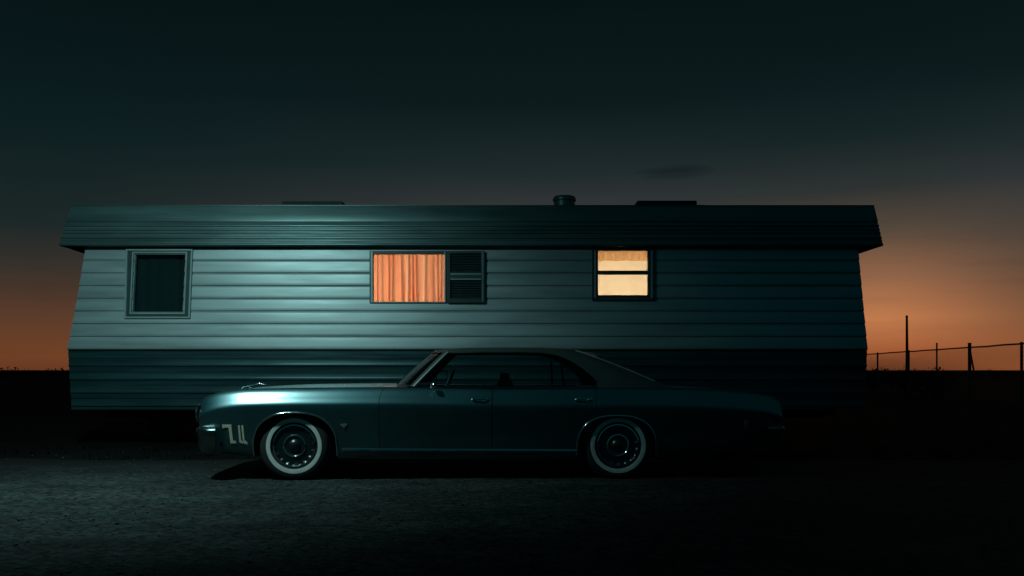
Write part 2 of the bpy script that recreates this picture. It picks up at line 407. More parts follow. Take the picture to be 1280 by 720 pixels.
b = bmesh.new(); lathe(b, [(.05, 3.26), (.055, 3.30), (.02, 3.34)], 'z', (0, 0, 0), 10); obj('cap', b, 'gal', pole)
for i, (px, dy, rx, rz, lb) in enumerate([(1104, 1.6, 1.0, 1.36, 'low dark bush behind the fence nearest the right end of the home'), (1146, 1.5, .8, 1.30, 'dark bush at the foot of the tall thin pole behind the fence'), (1186, 1.6, .9, 1.28, 'small dark bush behind the fence just left of its thick post')]):
    p = fx(px); bush(p.x+.3, p.y+dy, rx, rz*.85, lb)

# ================================================================ MOBILE HOME
TY = 11.74; TS = 1080/TY
def tx(px): return (px-640)/TS
def tz(py): return CAM_H+(462-py)/TS
home = empty('mobile_home', (-.6, TY, 0)); tag(home, 'long pale single-wide mobile home with dark lower siding, ribbed fascia and two lit windows', 'mobile home')
HO = Vector((-.6, TY, 0))
def hob(name, bm, m, parent=None, sm=None):
    """part in world coordinates -> part in the home's frame"""
    if isinstance(bm, bmesh.types.BMesh): bmesh.ops.translate(bm, verts=bm.verts[:], vec=-HO)
    o = obj(name, bm, m, home, sm)
    if parent: o.parent = parent
    return o
XL = [(.48, tx(90)), (1.316, tx(85)), (2.0, tx(97)), (2.72, tx(108)), (3.3, tx(112))]
XR = [(.48, tx(1080)), (1.316, tx(1084)), (2.0, tx(1078)), (2.72, tx(1072)), (3.3, tx(1068))]
def ip(t, z): return float(np.interp(z, [a for a, _ in t], [b_ for _, b_ in t]))
def sheet(prof, xl, xr, nx=110, thick=.05, wav=.0016, seed=0):
    """closed slab: ribbed front following prof [(out, z)], flat back"""
    bm = bmesh.new(); rows = []
    for out, z in prof:
        row = []
        a, c_ = xl(z), xr(z)
        for i in range(nx+1):
            x = a+(c_-a)*i/nx
            o = out+wav*noise.noise((x*.9, z*5, seed))+wav*.6*noise.noise((x*3.1, z*9, seed+4))
            row.append(bm.verts.new((x, TY-o, z)))
        rows.append(row)
    for r0, r1 in zip(rows, rows[1:]):
        for i in range(nx): bm.faces.new((r0[i], r0[i+1], r1[i+1], r1[i]))
    bb = []
    for row, (out, z) in zip(rows, prof):
        bb.append([bm.verts.new((row[0].co.x, TY+thick, z)), bm.verts.new((row[-1].co.x, TY+thick, z))])
    for k in range(len(rows)-1):
        bm.faces.new((rows[k][0], rows[k+1][0], bb[k+1][0], bb[k][0]))
        bm.faces.new((rows[k][-1], bb[k][1], bb[k+1][1], rows[k+1][-1]))
        bm.faces.new((bb[k][0], bb[k+1][0], bb[k+1][1], bb[k][1]))
    bm.faces.new(rows[0]+[bb[0][1], bb[0][0]]); bm.faces.new(rows[-1][::-1]+[bb[-1][0], bb[-1][1]])
    return bm
# upper siding: eight boards
z0, z1 = tz(437), tz(310); nb = 8; p_ = (z1-z0)/nb; prof = []
for k in range(nb):
    z = z0+k*p_
    prof += [(.004, z+.0), (.006, z+.004), (.019, z+.009), (.0215, z+.012), (.0225, z+.018), (.0205, z+.05), (.0180, z+.09), (.0150, z+.135), (.0125, z+.156), (.007, z+.163)]
prof += [(.004, z1), (.003, 2.745)]
top = sheet(prof, lambda z: ip(XL, z), lambda z: ip(XR, z))
WIN = {'left': [(161, 314), (240, 314), (236.5, 396), (159, 396)], 'mid': [(462.5, 314), (558.5, 314), (558.5, 379), (462.5, 379)], 'right': [(742, 312), (817, 312), (817, 374), (742, 374)]}
INN = {'left': [(169.5, 318), (232.5, 318), (229, 390), (166, 390)], 'mid': [(467, 318), (556, 318), (556, 377.5), (467, 377.5)], 'right': [(747.5, 313.5), (809.5, 313.5), (809.5, 369), (747.5, 369)]}
cuts = [tmp(prism([(tx(a), tz(c_)) for a, c_ in INN[k]], TY-.3, TY+.3)) for k in WIN]
me = boolean(tmp(top), cuts); me.transform(Matrix.Translation(-HO))
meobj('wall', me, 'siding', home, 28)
# lower siding
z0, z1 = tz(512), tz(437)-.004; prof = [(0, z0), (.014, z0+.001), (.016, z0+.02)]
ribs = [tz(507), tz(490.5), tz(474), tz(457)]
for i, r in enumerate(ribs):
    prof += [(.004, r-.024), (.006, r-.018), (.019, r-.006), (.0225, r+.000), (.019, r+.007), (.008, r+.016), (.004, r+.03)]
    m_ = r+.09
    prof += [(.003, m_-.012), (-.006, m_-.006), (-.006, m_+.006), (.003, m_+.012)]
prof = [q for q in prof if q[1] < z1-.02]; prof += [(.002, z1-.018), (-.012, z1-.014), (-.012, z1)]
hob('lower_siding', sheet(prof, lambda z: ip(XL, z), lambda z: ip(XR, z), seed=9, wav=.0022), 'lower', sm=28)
# drip strip between
b = bmesh.new(); box(b, tx(85)-.004, tx(1084)+.004, TY-.030, TY+.01, tz(437)-.006, tz(437)+.001); hob('trim_strip', b, 'darkframe')
# fascia: leans out towards the bottom
fz0, fz1 = tz(309)+.0, tz(257)
def fo(z): return .03+.11*(fz1-z)/(fz1-fz0)
def rib(z, h, w): return [(fo(z-w)-.004, z-w), (fo(z)+h, z-w*.35), (fo(z)+h, z+w*.35), (fo(z+w)-.004, z+w)]
prof = [(fo(fz0)-.02, fz0-.001), (fo(fz0), fz0)]
for py, h, w in ((305.5, .012, .018), (300.5, .004, .012), (297, .014, .016), (291, .012, .014), (286.5, .013, .014), (281.5, .016, .014)):
    prof += rib(CAM_H+(462-py)/93, h, w)
zb_ = CAM_H+(462-277)/92.5
prof += [(fo(zb_)-.008, zb_-.004), (fo(zb_)+.006, zb_), (fo(zb_)+.006, zb_+.02), (fo(zb_+.1)+.008, zb_+.1), (fo(fz1)+.004, fz1-.012), (fo(fz1)+.012, fz1-.008), (fo(fz1)+.012, fz1)]
prof = sorted(prof, key=lambda q: q[1])
FL = lambda z: -6.085+.12*(z-fz0)/(fz1-fz0)*1.0
FR = lambda z: 4.985-.08*(z-fz0)/(fz1-fz0)*1.0
hob('fascia', sheet(prof, FL, FR, seed=21, thick=.02, wav=.003), 'fascia', sm=28)
# fascia returns on the ends and back, soffit, roof
D = 2.75
b = bmesh.new()
for X, s_ in ((FL, -1), (FR, 1)):
    v = [b.verts.new(q) for q in ((X(fz0), TY+.022, fz0), (X(fz1), TY+.022, fz1), (X(fz1), TY+D+.1, fz1), (X(fz0), TY+D+.1, fz0))]
    b.faces.new(v)
v = [b.verts.new(q) for q in ((FL(fz0), TY+D+.1, fz0), (FL(fz1), TY+D+.1, fz1), (FR(fz1), TY+D+.1, fz1), (FR(fz0), TY+D+.1, fz0))]; b.faces.new(v)
hob('fascia_return', b, 'fascia')
b = bmesh.new()
v = [b.verts.new(q) for q in ((FL(fz0), TY-.10, fz0+.006), (FR(fz0), TY-.10, fz0+.006), (FR(fz0), TY+D+.1, fz0+.006), (FL(fz0), TY+D+.1, fz0+.006))]; b.faces.new(v)
# the soffit droops a little at each end
for a, c_ in ((FL(fz0)+.002, ip(XL, 2.6)+.02), (FR(fz0)-.002, ip(XR, 2.6)-.02)):
    v = [b.verts.new(q) for q in ((a, TY+.03, fz0+.002), (c_, TY+.03, fz0-.10), (c_, TY+D, fz0-.10), (a, TY+D, fz0+.002))]; b.faces.new(v)
hob('soffit', b, 'darkframe')
b = bmesh.new(); nxr = 60
rows = []
for i in range(nxr+1):
    x = FL(fz1)+(FR(fz1)-FL(fz1))*i/nxr
    hump = .04*max(0, 1-abs(x+3.1)/1.9)**.5
    rows.append([b.verts.new((x, TY+.0+(D+.1)*j/8, fz1+.002+math.sin(math.pi*j/8)*(.03+hump*1.6)+.004*noise.noise((x, j, 0)))) for j in range(9)])
for r0, r1 in zip(rows, rows[1:]):
    for j in range(8): b.faces.new((r0[j], r1[j], r1[j+1], r0[j+1]))
roof = hob('roof', b, 'roof', sm=40)
# roof vent and hatches
b = bmesh.new(); lathe(b, [(.15, 0), (.15, .14), (.165, .15), (.165, .18), (.14, .21), (.06, .222)], 'z', (tx(706)*1.03, TY+.45, fz1), 28); hob('vent_cap', b, 'fascia', roof, 30)
b = bmesh.new(); box(b, tx(797)*1.04, tx(872)*1.04, TY+.5, TY+1.1, fz1-.02, fz1+.17, .02); box(b, tx(872)*1.04, tx(884)*1.04, TY+.55, TY+1.0, fz1-.02, fz1+.12, .02); hob('hatch', b, 'roof', roof)
b = bmesh.new(); box(b, tx(352)*1.03, tx(428)*1.03, TY+.35, TY+.9, fz1-.02, fz1+.13, .015); hob('hatch', b, 'roof', roof)
# end walls, back wall, floor, inner partitions
b = bmesh.new()
for T, s_ in ((XL, -1), (XR, 1)):
    zz = np.linspace(.52, 2.72, 16)
    ra = [b.verts.new((ip(T, z), TY+.05, z)) for z in zz]; rb = [b.verts.new((ip(T, z), TY+D, z)) for z in zz]
    for k in range(15): b.faces.new((ra[k], ra[k+1], rb[k+1], rb[k]))
    hob('end_wall', b, 'siding'); b = bmesh.new()
b.free()
b = bmesh.new(); box(b, -6.0, 4.8, TY+D, TY+D+.05, .52, 2.70); hob('back_wall', b, 'siding')
b = bmesh.new(); box(b, -5.9, 4.72, TY+.06, TY+D-.01, .54, .64); hob('floor', b, 'steel')
b = bmesh.new(); box(b, -5.9, 4.72, TY+.06, TY+D-.01, 2.72, 2.76); hob('ceiling', b, 'room')
for x in (-3.0, .05, .62, 2.9):
    b = bmesh.new(); box(b, x, x+.05, TY+.055, TY+D-.02, .645, 2.715); hob('partition', b, 'room')
# chassis, piers, wheels, hitch below
b = bmesh.new()
for y in (TY+.6, TY+2.0): box(b, -5.8, 4.5, y, y+.08, .36, .50)
for x in np.arange(-5.6, 4.6, 1.25): box(b, x, x+.06, TY+.15, TY+2.6, .41, .50-.002)
hob('chassis', b, 'steel')
for x in (-5.35, -4.62, -1.2, 3.8):
    b = bmesh.new()
    box(b, x-.2, x+.2, TY+1.5, TY+1.9, .002, .36, .008)
    hob('pier', b, 'block')
for x in (-.2, .75):
    b = bmesh.new(); lathe(b, [(.10, .02), (.2, .0), (.30, .02), (.33, .07), (.33, .15), (.30, .2), (.1, .2)], 'y', (x, TY+.25, .33), 28); w_ = hob('wheel', b, 'rubber', sm=40)
    b = bmesh.new(); lathe(b, [(.03, -.01), (.1, -.005), (.19, .015), (.19, .05)], 'y', (x, TY+.25, .33), 28); hob('rim', b, 'steel', w_, 40)
# --- windows
def ring(outer, inner, y0, y1):
    """picture-frame between two outlines given in photo pixels on the wall plane"""
    bm = bmesh.new(); O = [(tx(a), tz(c_)) for a, c_ in outer]; I = [(tx(a), tz(c_)) for a, c_ in inner]
    V = [[bm.verts.new((x, y, z)) for x, z in P] for P in (O, I) for y in (y0, y1)]   # Of Ob If Ib
    for i in range(4):
        j = (i+1) % 4
        bm.faces.new((V[0][i], V[0][j], V[2][j], V[2][i])); bm.faces.new((V[1][i], V[3][i], V[3][j], V[1][j]))
        bm.faces.new((V[0][i], V[1][i], V[1][j], V[0][j])); bm.faces.new((V[2][i], V[2][j], V[3][j], V[3][i]))
    bmesh.ops.recalc_face_normals(bm, faces=bm.faces[:])
    bmesh.ops.bevel(bm, geom=bm.edges[:], offset=.003, segments=1, affect='EDGES')
    return bm
def grow(P, d): 
    cx = sum(a for a, _ in P)/4; cy = sum(c_ for _, c_ in P)/4
    return [(a+math.copysign(d, a-cx), c_+math.copysign(d, c_-cy)) for a, c_ in P]
def pane(P, y):
    bm = bmesh.new(); prism([(tx(a), tz(c_)) for a, c_ in P], y, y+.004, bm); return bm
# left, dark
wl = hob('window', ring(WIN['left'], grow(WIN['left'], -2.2), TY-.045, TY+.02), 'frame'); wl['label'] = 'tall dark window with an aluminium frame at the left end'
hob('frame', ring(grow(WIN['left'], -2.5), grow(INN['left'], .6), TY-.028, TY+.03), 'darkframe', wl)
hob('sash', ring(grow(INN['left'], 2.9), grow(INN['left'], -1.2), TY-.038, TY+.035), 'frame', wl)
hob('pane', pane(grow(INN['left'], 1), TY+.0), 'glass', wl)
b = bmesh.new(); cols = []      # added dark teal sheet, its colour stands in for the pane's reflection
for i in range(121):
    x = tx(160)+(tx(240)-tx(160))*i/120; y = TY+.13+.006*math.sin(i*.3)
    cols.append((b.verts.new((x, y, tz(312))), b.verts.new((x, y, tz(394)))))
for a_, c_ in zip(cols, cols[1:]): b.faces.new((a_[0], c_[0], c_[1], a_[1]))
hob('reflection_sheet', b, 'reflection_sheet', wl, 60)
# middle, orange curtain
wm_ = hob('window', ring(WIN['mid'], grow(INN['mid'], .1), TY-.04, TY+.03), 'darkframe'); wm_['label'] = 'wide lit window filled by an orange curtain'
for a, c_ in ((464.2, 466.6), (555.9, 557.5)):
    b = bmesh.new(); box(b, tx(a), tx(c_), TY-.050, TY-.0405, tz(378.6), tz(315), .002); hob('side_trim', b, 'frame', wm_)
b = bmesh.new(); box(b, tx(466.8), tx(555.7), TY-.050, TY-.0405, tz(378.6), tz(377.4), .002); hob('sill', b, 'frame', wm_)
hob('pane', pane(grow(INN['mid'], .8), TY+.0), 'glass', wm_)
b = bmesh.new(); n_ = 360; cols = []; xs0, xs1 = tx(462), tx(561)
phs = [random.uniform(0, 6.3) for _ in range(4)]
for i in range(n_+1):
    u = i/n_; x = xs0+(xs1-xs0)*u; cols.append([])
    warp = u+.018*math.sin(u*17+phs[0])+.01*math.sin(u*41+phs[1])
    f = math.sin(warp*2*math.pi*13+phs[2]+.8*math.sin(u*23))*(.75+.25*math.sin(u*9+phs[0])); f = math.copysign(abs(f)**.8, f)
    f2 = math.sin(warp*2*math.pi*29+phs[3])
    for j in range(9):
        v = j/8; amp = .016+.018*v
        y = TY+.085-amp*f-.003*f2*(.4+.6*v)
        cols[-1].append(b.verts.new((x+.006*math.sin(warp*30+v*2), y, tz(314)+(tz(380)-tz(314))*v)))
for a_, c_ in zip(cols, cols[1:]):
    for j in range(8): b.faces.new((a_[j], c_[j], c_[j+1], a_[j+1]))
cu = hob('curtain', b, 'curtain', wm_, 80)
# right, pale shade
wr = hob('window', ring(WIN['right'], grow(WIN['right'], -2.2), TY-.042, TY+.02), 'darkframe'); wr['label'] = 'small double-hung lit window with a pale shade'
hob('frame', ring([(745.2, 313), (813.8, 313), (813.8, 372), (745.2, 372)], grow(INN['right'], -.1), TY-.03, TY+.03), 'darkframe', wr)
for a, c_ in ((742.6, 744.6), (812.6, 815.4)):
    b = bmesh.new(); box(b, tx(a), tx(c_), TY-.052, TY-.040, tz(373), tz(313.5), .003); hob('side_trim', b, 'frame', wr)
b = bmesh.new(); box(b, tx(747.7), tx(809.3), TY-.022, TY+.02, tz(343.4), tz(338.4), .004); hob('rail', b, 'darkframe', wr)
hob('pane', pane(grow(INN['right'], .8), TY+.022), 'glass', wr)
b = bmesh.new(); cols = []
for i in range(31):
    u = i/30; x = tx(743)+(tx(814)-tx(743))*u
    cols.append([b.verts.new((x, TY+.10+.004*noise.noise((u*6, j*.5, 0)), tz(312)+(tz(372)-tz(312))*j/10)) for j in range(11)])
for a_, c_ in zip(cols, cols[1:]):
    for j in range(10): b.faces.new((a_[j], c_[j], c_[j+1], a_[j+1]))
hob('shade', b, 'shade', wr, 80)
b = bmesh.new(); cols = []
for i in range(61):
    u = i/60; x = tx(743)+(tx(814)-tx(743))*u
    cols.append([b.verts.new((x, TY+.075+.003*math.sin(u*60), z)) for z in (tz(311), tz(325.4+.3*math.sin(u*20)))])
for a_, c_ in zip(cols, cols[1:]): b.faces.new((a_[0], c_[0], c_[1], a_[1]))
hob('valance', b, 'valance', wr, 80)
# shutter right of the middle window
sx0, sx1, sz0, sz1 = tx(559.2), tx(606), tz(379), tz(314.5)
b = bmesh.new(); y0, y1 = TY-.072, TY-.022
w = .045
box(b, sx0, sx0+w, y0, y1, sz0, sz1, .004); box(b, sx1-w, sx1, y0, y1, sz0, sz1, .004)
for a, c_ in ((sz0, sz0+.06), (sz1-.035, sz1), (tz(351), tz(341))): box(b, sx0+w+.001, sx1-w-.001, y0+.002, y1, a, c_, .004)
sh = hob('shutter', b, 'shutter', sm=None); sh['label'] = 'dark louvred shutter beside the orange-curtained window'
b = bmesh.new()
for a, c_ in ((sz0+.065, tz(351.5)), (tz(340.5), sz1-.04)):
    n_ = int((c_-a)/.032)
    for k in range(n_):
        z = a+(c_-a)*(k+.5)/n_
        vs_ = [b.verts.new(q) for q in ((sx0+w, y0+.012, z-.014), (sx1-w, y0+.012, z-.014), (sx1-w, y1-.010, z+.012), (sx0+w, y1-.010, z+.012), (sx0+w, y0+.016, z-.018), (sx1-w, y0+.016, z-.018))]
        b.faces.new(vs_[:4]); b.faces.new((vs_[0], vs_[4], vs_[5], vs_[1]))
hob('louvre', b, 'shutter', sh)
b = bmesh.new(); box(b, sx1-.028, sx1-.018, y0-.006, y0-.001, sz0+.02, sz1-.01); box(b, sx0+.05, sx1-.05, y0-.005, y0, tz(344), tz(342.6)); box(b, sx0+.05, sx1-.05, y0-.005, y0, tz(350.4), tz(349)); hob('trim', b, 'frame', sh)

# lamps inside the two lit rooms
def room_lamp(x, z, w, energy, col, sy=.9, y=.85):
    l = bpy.data.lights.new('room_lamp', 'AREA'); l.shape = 'RECTANGLE'; l.size = w; l.size_y = sy; l.energy = energy; l.color = col
    o = bpy.data.objects.new('room_lamp', l); o.location = (x, TY+y, z); o.rotation_euler = (R(-90), 0, 0); C.objects.link(o)
    o.rotation_euler = (R(90), 0, R(0))
    return o
room_lamp(tx(505)-.75, tz(352), .25, ROOM_W, (1, .72, .55), .5, .75)
room_lamp(tx(778), tz(345), .7, KITCHEN_W, (1, .80, .60), .5, .8)

# ================================================================ CAR
CY = 9.02
car = empty('parked_car', (-.6, CY, 0), R(0)); tag(car, 'long dark teal four-door hardtop sedan with whitewall tyres parked in front of the mobile home', 'car')
CO = Vector((-.6, CY, 0))
def herm(xs, ys):
    xs = np.array(xs); ys = np.array(ys); d = np.diff(ys)/np.diff(xs); m = np.zeros(len(xs)); m[0] = d[0]; m[-1] = d[-1]
    for i in range(1, len(xs)-1): m[i] = 0 if d[i-1]*d[i] <= 0 else 2*d[i-1]*d[i]/(d[i-1]+d[i])
    def f(x):
        x = min(max(x, xs[0]), xs[-1]); i = min(int(np.searchsorted(xs, x, side='right'))-1, len(xs)-2); h = xs[i+1]-xs[i]; t = (x-xs[i])/h
        return float((2*t**3-3*t*t+1)*ys[i]+(t**3-2*t*t+t)*h*m[i]+(-2*t**3+3*t*t)*ys[i+1]+(t**3-t*t)*h*m[i+1])
    return f
KX = [-2.95, -2.915, -2.74, -2.5, -2.0, -1.2, 0, 1.0, 1.6, 2.2, 2.45, 2.54]
f_sh = herm(KX, [.735, .780, .838, .864, .876, .882, .872, .880, .872, .838, .80, .755])
f_zc = herm(KX, [.70, .76, .835, .872, .892, .900, .880, .882, .872, .832, .79, .73])
f_w = herm(KX, [.905, .94, .972, .988, .998, 1.0, 1.0, 1.0, .992, .965, .94, .91])
f_zb = herm(KX, [.33, .30, .26, .235, .21, .195, .19, .195, .21, .27, .31, .36])
def section(x):
    w, sh_, zc, zb = f_w(x), f_sh(x), f_zc(x), f_zb(x)
    P = [(0, zb), (.5*w, zb), (.86*w, zb), (.925*w, zb+.012), (.950*w, zb+.06), (.966*w, zb+.13), (.974*w, .43), (.990*w, .56), (1.003*w, sh_-.165), (.990*w, sh_-.13), (.955*w, sh_-.08), (.920*w, sh_-.03), (.880*w, sh_-.002), (.80*w, sh_-.010), (.6*w, zc-.012), (.3*w, zc-.002), (0, zc)]
    return P
def cr(P, per=4):
    out = []
    n = len(P)
    for i in range(n-1):
        p0 = P[max(i-1, 0)]; p1 = P[i]; p2 = P[i+1]; p3 = P[min(i+2, n-1)]
        l1 = math.dist(p1, p2)+1e-9; l0 = math.dist(p0, p1)+1e-9; l2 = math.dist(p2, p3)+1e-9
        for k in range(per):
            t = k/per; q = []
            for a in (0, 1):
                m1 = (p2[a]-p0[a])/(l0+l1)*l1 if i else p2[a]-p1[a]; m2 = (p3[a]-p1[a])/(l1+l2)*l1 if i < n-2 else p2[a]-p1[a]
                q.append((2*t**3-3*t*t+1)*p1[a]+(t**3-2*t*t+t)*m1+(-2*t**3+3*t*t)*p2[a]+(t**3-t*t)*m2)
            out.append(tuple(q))
    out.append(P[-1]); return out
def side_y(x, z):
    P = cr(section(x)); P = P[:len(P)-16]; best = None
    for a, c_ in zip(P, P[1:]):
        if (a[1]-z)*(c_[1]-z) <= 0 and abs(a[1]-c_[1]) > 1e-6:
            t = (z-a[1])/(c_[1]-a[1]); y = a[0]+(c_[0]-a[0])*t; best = y if best is None else max(best, y)
    return best if best else f_w(x)*.95
xs = sorted(set([-2.95, -2.943, -2.93] + list(np.round(np.linspace(-2.91, 2.54, 96), 4))+[2.535]))
bm = bmesh.new(); rings = []
for x in xs:
    P = cr(section(x)); full = [(y, z) for y, z in P]+[(-y, z) for y, z in P[-2:0:-1]]
    k = 1
    if x < -2.935: k = .985 if x < -2.945 else .995
    zc_ = .5
    rings.append([bm.verts.new((x, y*k, zc_+(z-zc_)*k)) for y, z in full])
n_ = len(rings[0])
for A, B in zip(rings, rings[1:]):
    for j in range(n_): bm.faces.new((A[j], A[(j+1) % n_], B[(j+1) % n_], B[j]))
bm.faces.new(rings[0]); bm.faces.new(rings[-1][::-1])
solid = tmp(bm)
def arch(cx, a, z0, b_, n=2.5, k=28, zlow=.05):
    pts = [(cx+a, zlow)]
    for i in range(k+1):
        t = math.pi*i/k; c_, s_ = math.cos(t), math.sin(t)
        pts.append((cx+a*math.copysign(abs(c_)**(2/n), c_), z0+b_*abs(s_)**(2/n)))
    pts.append((cx-a, zlow)); return pts
AF = arch(-2.035, .39, .31, .335); AR = arch(.965, .372, .29, .325)
WF = Vector((-2.045, -.845, .322)); WR_ = Vector((.98, -.845, .322))
cuts = []
for A in (AF, AR):
    for s_ in (-1, 1): cuts.append(tmp(prism(A, s_*.58, s_*1.3)))
# cabin cavity
b = bmesh.new(); box(b, -.93, 1.05, -.83, .83, .30, 1.2); cuts.append(tmp(b))
shell = boolean(solid, cuts)
fd = [(-1.25, .255), (-.200, .255), (-.200, .98), (-1.17, .98), (-1.25, .80)]
rd = [(-.200, .255), (.56, .255), (.57, .47), (.66, .60), (.775, .68), (.775, .98), (-.200, .98)]
hd = [(-2.80, .60), (-1.22, .60), (-1.22, 1.1), (-2.80, 1.1)]
def inset(P, d):
    cx = (min(p[0] for p in P)+max(p[0] for p in P))/2; cz = (min(p[1] for p in P)+max(p[1] for p in P))/2
    hx = max(p[0] for p in P)-cx; hz = max(p[1] for p in P)-cz
    return [(cx+(p[0]-cx)*(1-d/hx), cz+(p[1]-cz)*(1-d/hz)) for p in P]
dcuts = []; door_me = []
for P in (fd, rd):
    for s_ in (-1, 1):
        dcuts.append(tmp(prism(inset(P, -.0), s_*.87, s_*1.3)))
        door_me.append((boolean(shell.copy(), [tmp(prism(inset(P, .004), s_*.8705, s_*1.3))], 'INTERSECT'), s_, P))
def topbox(x0, x1, w0, w1, d):
    b = bmesh.new()
    v = [b.verts.new(q) for q in ((x0, -w0+d, .78), (x1, -w1+d, .78), (x1, w1-d, .78), (x0, w0-d, .78), (x0, -w0+d, 1.1), (x1, -w1+d, 1.1), (x1, w1-d, 1.1), (x0, w0-d, 1.1))]
    for f in ((0, 3, 2, 1), (4, 5, 6, 7), (0, 1, 5, 4), (1, 2, 6, 5), (2, 3, 7, 6), (3, 0, 4, 7)): b.faces.new([v[i] for i in f])
    return tmp(b)
hood_me = boolean(shell.copy(), [topbox(-2.764, -1.264, .74, .80, .004)], 'INTERSECT')
trunk_me = boolean(shell.copy(), [topbox(1.704, 2.386, .74, .72, .004)], 'INTERSECT')
body = boolean(shell, dcuts+[topbox(-2.768, -1.26, .74, .80, 0), topbox(1.70, 2.39, .74, .72, 0)])
def cme(name, me, m, parent=None, ang=30):
    me.transform(Matrix.Translation((.6, 0, 0))); o = meobj(name, me, m, car, ang)
    if parent: o.parent = parent
    return o
def cob(name, bm, m, parent=None, sm=None):
    bmesh.ops.translate(bm, verts=bm.verts[:], vec=(.6, 0, 0)); o = obj(name, bm, m, car, sm)
    if parent: o.parent = parent
    return o
cme('body', body, 'paint'); cme('hood', hood_me, 'paint'); cme('trunk_lid', trunk_me, 'paint')
for me, s_, P in door_me:
    d_ = cme('door', me, 'paint')
    hx = -.30 if P is fd else .665
    b = bmesh.new(); z = .765; y = side_y(hx, z)
    lathe(b, [(.006, -.012), (.018, -.008), (.018, .004)], 'y', (hx+.055, s_*(y+.004), z), 16)
    tube(b, [(hx-.085, s_*(y-.002), z+.004), (hx-.08, s_*(y+.026), z+.006), (hx, s_*(y+.034), z+.006), (hx+.03, s_*(y+.026), z+.004), (hx+.035, s_*(y-.002), z+.002)], .010, 8, rad=[.011, .011, .009, .010, .011])
    cob('handle', b, 'chrome', d_, 40)
# --- greenhouse from horizontal slices
def outline(xf, xfc, w, xrc, xrr, z, n=1, inset_=0):
    """closed plan outline, n points per quadrant piece"""
    xf += inset_; xfc += inset_; w -= inset_; xrc -= inset_; xrr -= inset_
    pts = []
    half = [(xf, 0), (xf+(xfc-xf)*.10, w*.35), (xf+(xfc-xf)*.42, w*.70), (xfc-(xfc-xf)*.12, w*.94), (xfc+.04, w*.995), (xfc+(xrc-xfc)*.25, w*1.012), (xfc+(xrc-xfc)*.5, w*1.015), (xfc+(xrc-xfc)*.8, w*1.0), (xrc-.02, w*.97), (xrc+.03+(xrr-xrc)*.2, w*.86), (xrr-(xrr-xrc)*.15, w*.5), (xrr, 0)]
    H = cr(half, 4)
    full = H+[(x, -y) for x, y in H[-2:0:-1]]
    return [(x, y, z) for x, y in full]
GZ = [.80, .86, .95, 1.04, 1.12, 1.18, 1.207, 1.222, 1.236]
g_f = herm([.80, .86, 1.207, 1.24], [-1.31, -1.25, -.85, -.80]); g_fc = herm([.80, .86, 1.207, 1.24], [-1.03, -.975, -.645, -.61])
g_w = herm([.80, .86, 1.04, 1.207, 1.24], [.925, .895, .80, .700, .655])
g_rc = herm([.80, .86, 1.04, 1.12, 1.18, 1.24], [1.60, 1.45, 1.02, .82, .66, .50]); g_rr = herm([.80, .86, 1.04, 1.12, 1.18, 1.24], [1.80, 1.64, 1.27, 1.08, .92, .72])
def green(ins):
    bm = bmesh.new(); R_ = []
    top_z = 1.236-ins*.6
    zl = [z for z in GZ if z < top_z-.004]+[top_z]
    for z in zl: R_.append([bm.verts.new(q) for q in outline(g_f(z), g_fc(z), g_w(z), g_rc(z), g_rr(z), z, inset_=ins)])
    cx = -.06; last = [v.co.copy() for v in R_[-1]]
    for s_, dz in ((.93, .010), (.8, .019), (.6, .027), (.35, .032), (.12, .034)):
        R_.append([bm.verts.new((cx+(v.x-cx)*s_, v.y*s_, top_z+dz)) for v in last])
    n_ = len(R_[0])
    for A, B in zip(R_, R_[1:]):
        for j in range(n_): bm.faces.new((A[j], A[(j+1) % n_], B[(j+1) % n_], B[j]))
    bm.faces.new(R_[0]); bm.faces.new(R_[-1][::-1])
    return tmp(bm)
SW = [(-.985, .80), (-.985, .868), (-.945, .875), (-.655, 1.190), (-.62, 1.204), (-.3, 1.207), (.05, 1.206), (.28, 1.200), (.42, 1.178), (.55, 1.125), (.67, 1.045), (.765, .965), (.79, .925), (.785, .875), (.785, .80)]
side_cut = lambda: tmp(prism(SW, -1.2, 1.2))
def wcut():      # windscreen: everything ahead of the A pillars
    b = bmesh.new(); P = []
    for z in (.85, 1.213):
        w = g_w(z)-.05; xc = g_fc(z)+.02
        P.append([b.verts.new(q) for q in ((-1.6, -w, z), (-1.6, w, z), (xc, w, z), (xc, -w, z))])
    b.faces.new(P[0]); b.faces.new(P[1][::-1])
    for i in range(4): b.faces.new((P[0][i], P[0][(i+1) % 4], P[1][(i+1) % 4], P[1][i]))
    return tmp(b)
def rcut():
    b = bmesh.new(); P = []
    for z, w, x0 in ((.895, .60, .9), (1.175, .50, .5)):
        P.append([b.verts.new(q) for q in ((x0, -w, z), (x0, w, z), (2.2, w, z), (2.2, -w, z))])
    b.faces.new(P[0]); b.faces.new(P[1][::-1])
    for i in range(4): b.faces.new((P[0][i], P[0][(i+1) % 4], P[1][(i+1) % 4], P[1][i]))
    return tmp(b)
inner = green(.035); inner.transform(Matrix.Translation((0, 0, -.0)))
low = bmesh.new(); box(low, -1.0, 1.3, -.87, .87, .7, .86); lowm = tmp(low)
shell = boolean(green(0), [inner, side_cut(), wcut(), rcut()])
roof_o = cme('roof', shell, 'vinyl', ang=35)
def thin(): return boolean(green(.012), [green(.016)])
for nm, c_ in (('windscreen', wcut()), ('rear_window', rcut())):
    cme(nm, boolean(thin(), [c_], 'INTERSECT'), 'carglass', ang=40)
for s_ in (-1, 1):
    P = [q for q in SW]
    c_ = tmp(prism(P, s_*.3, s_*1.2)); cme('side_window', boolean(thin(), [c_], 'INTERSECT'), 'carglass', ang=40)
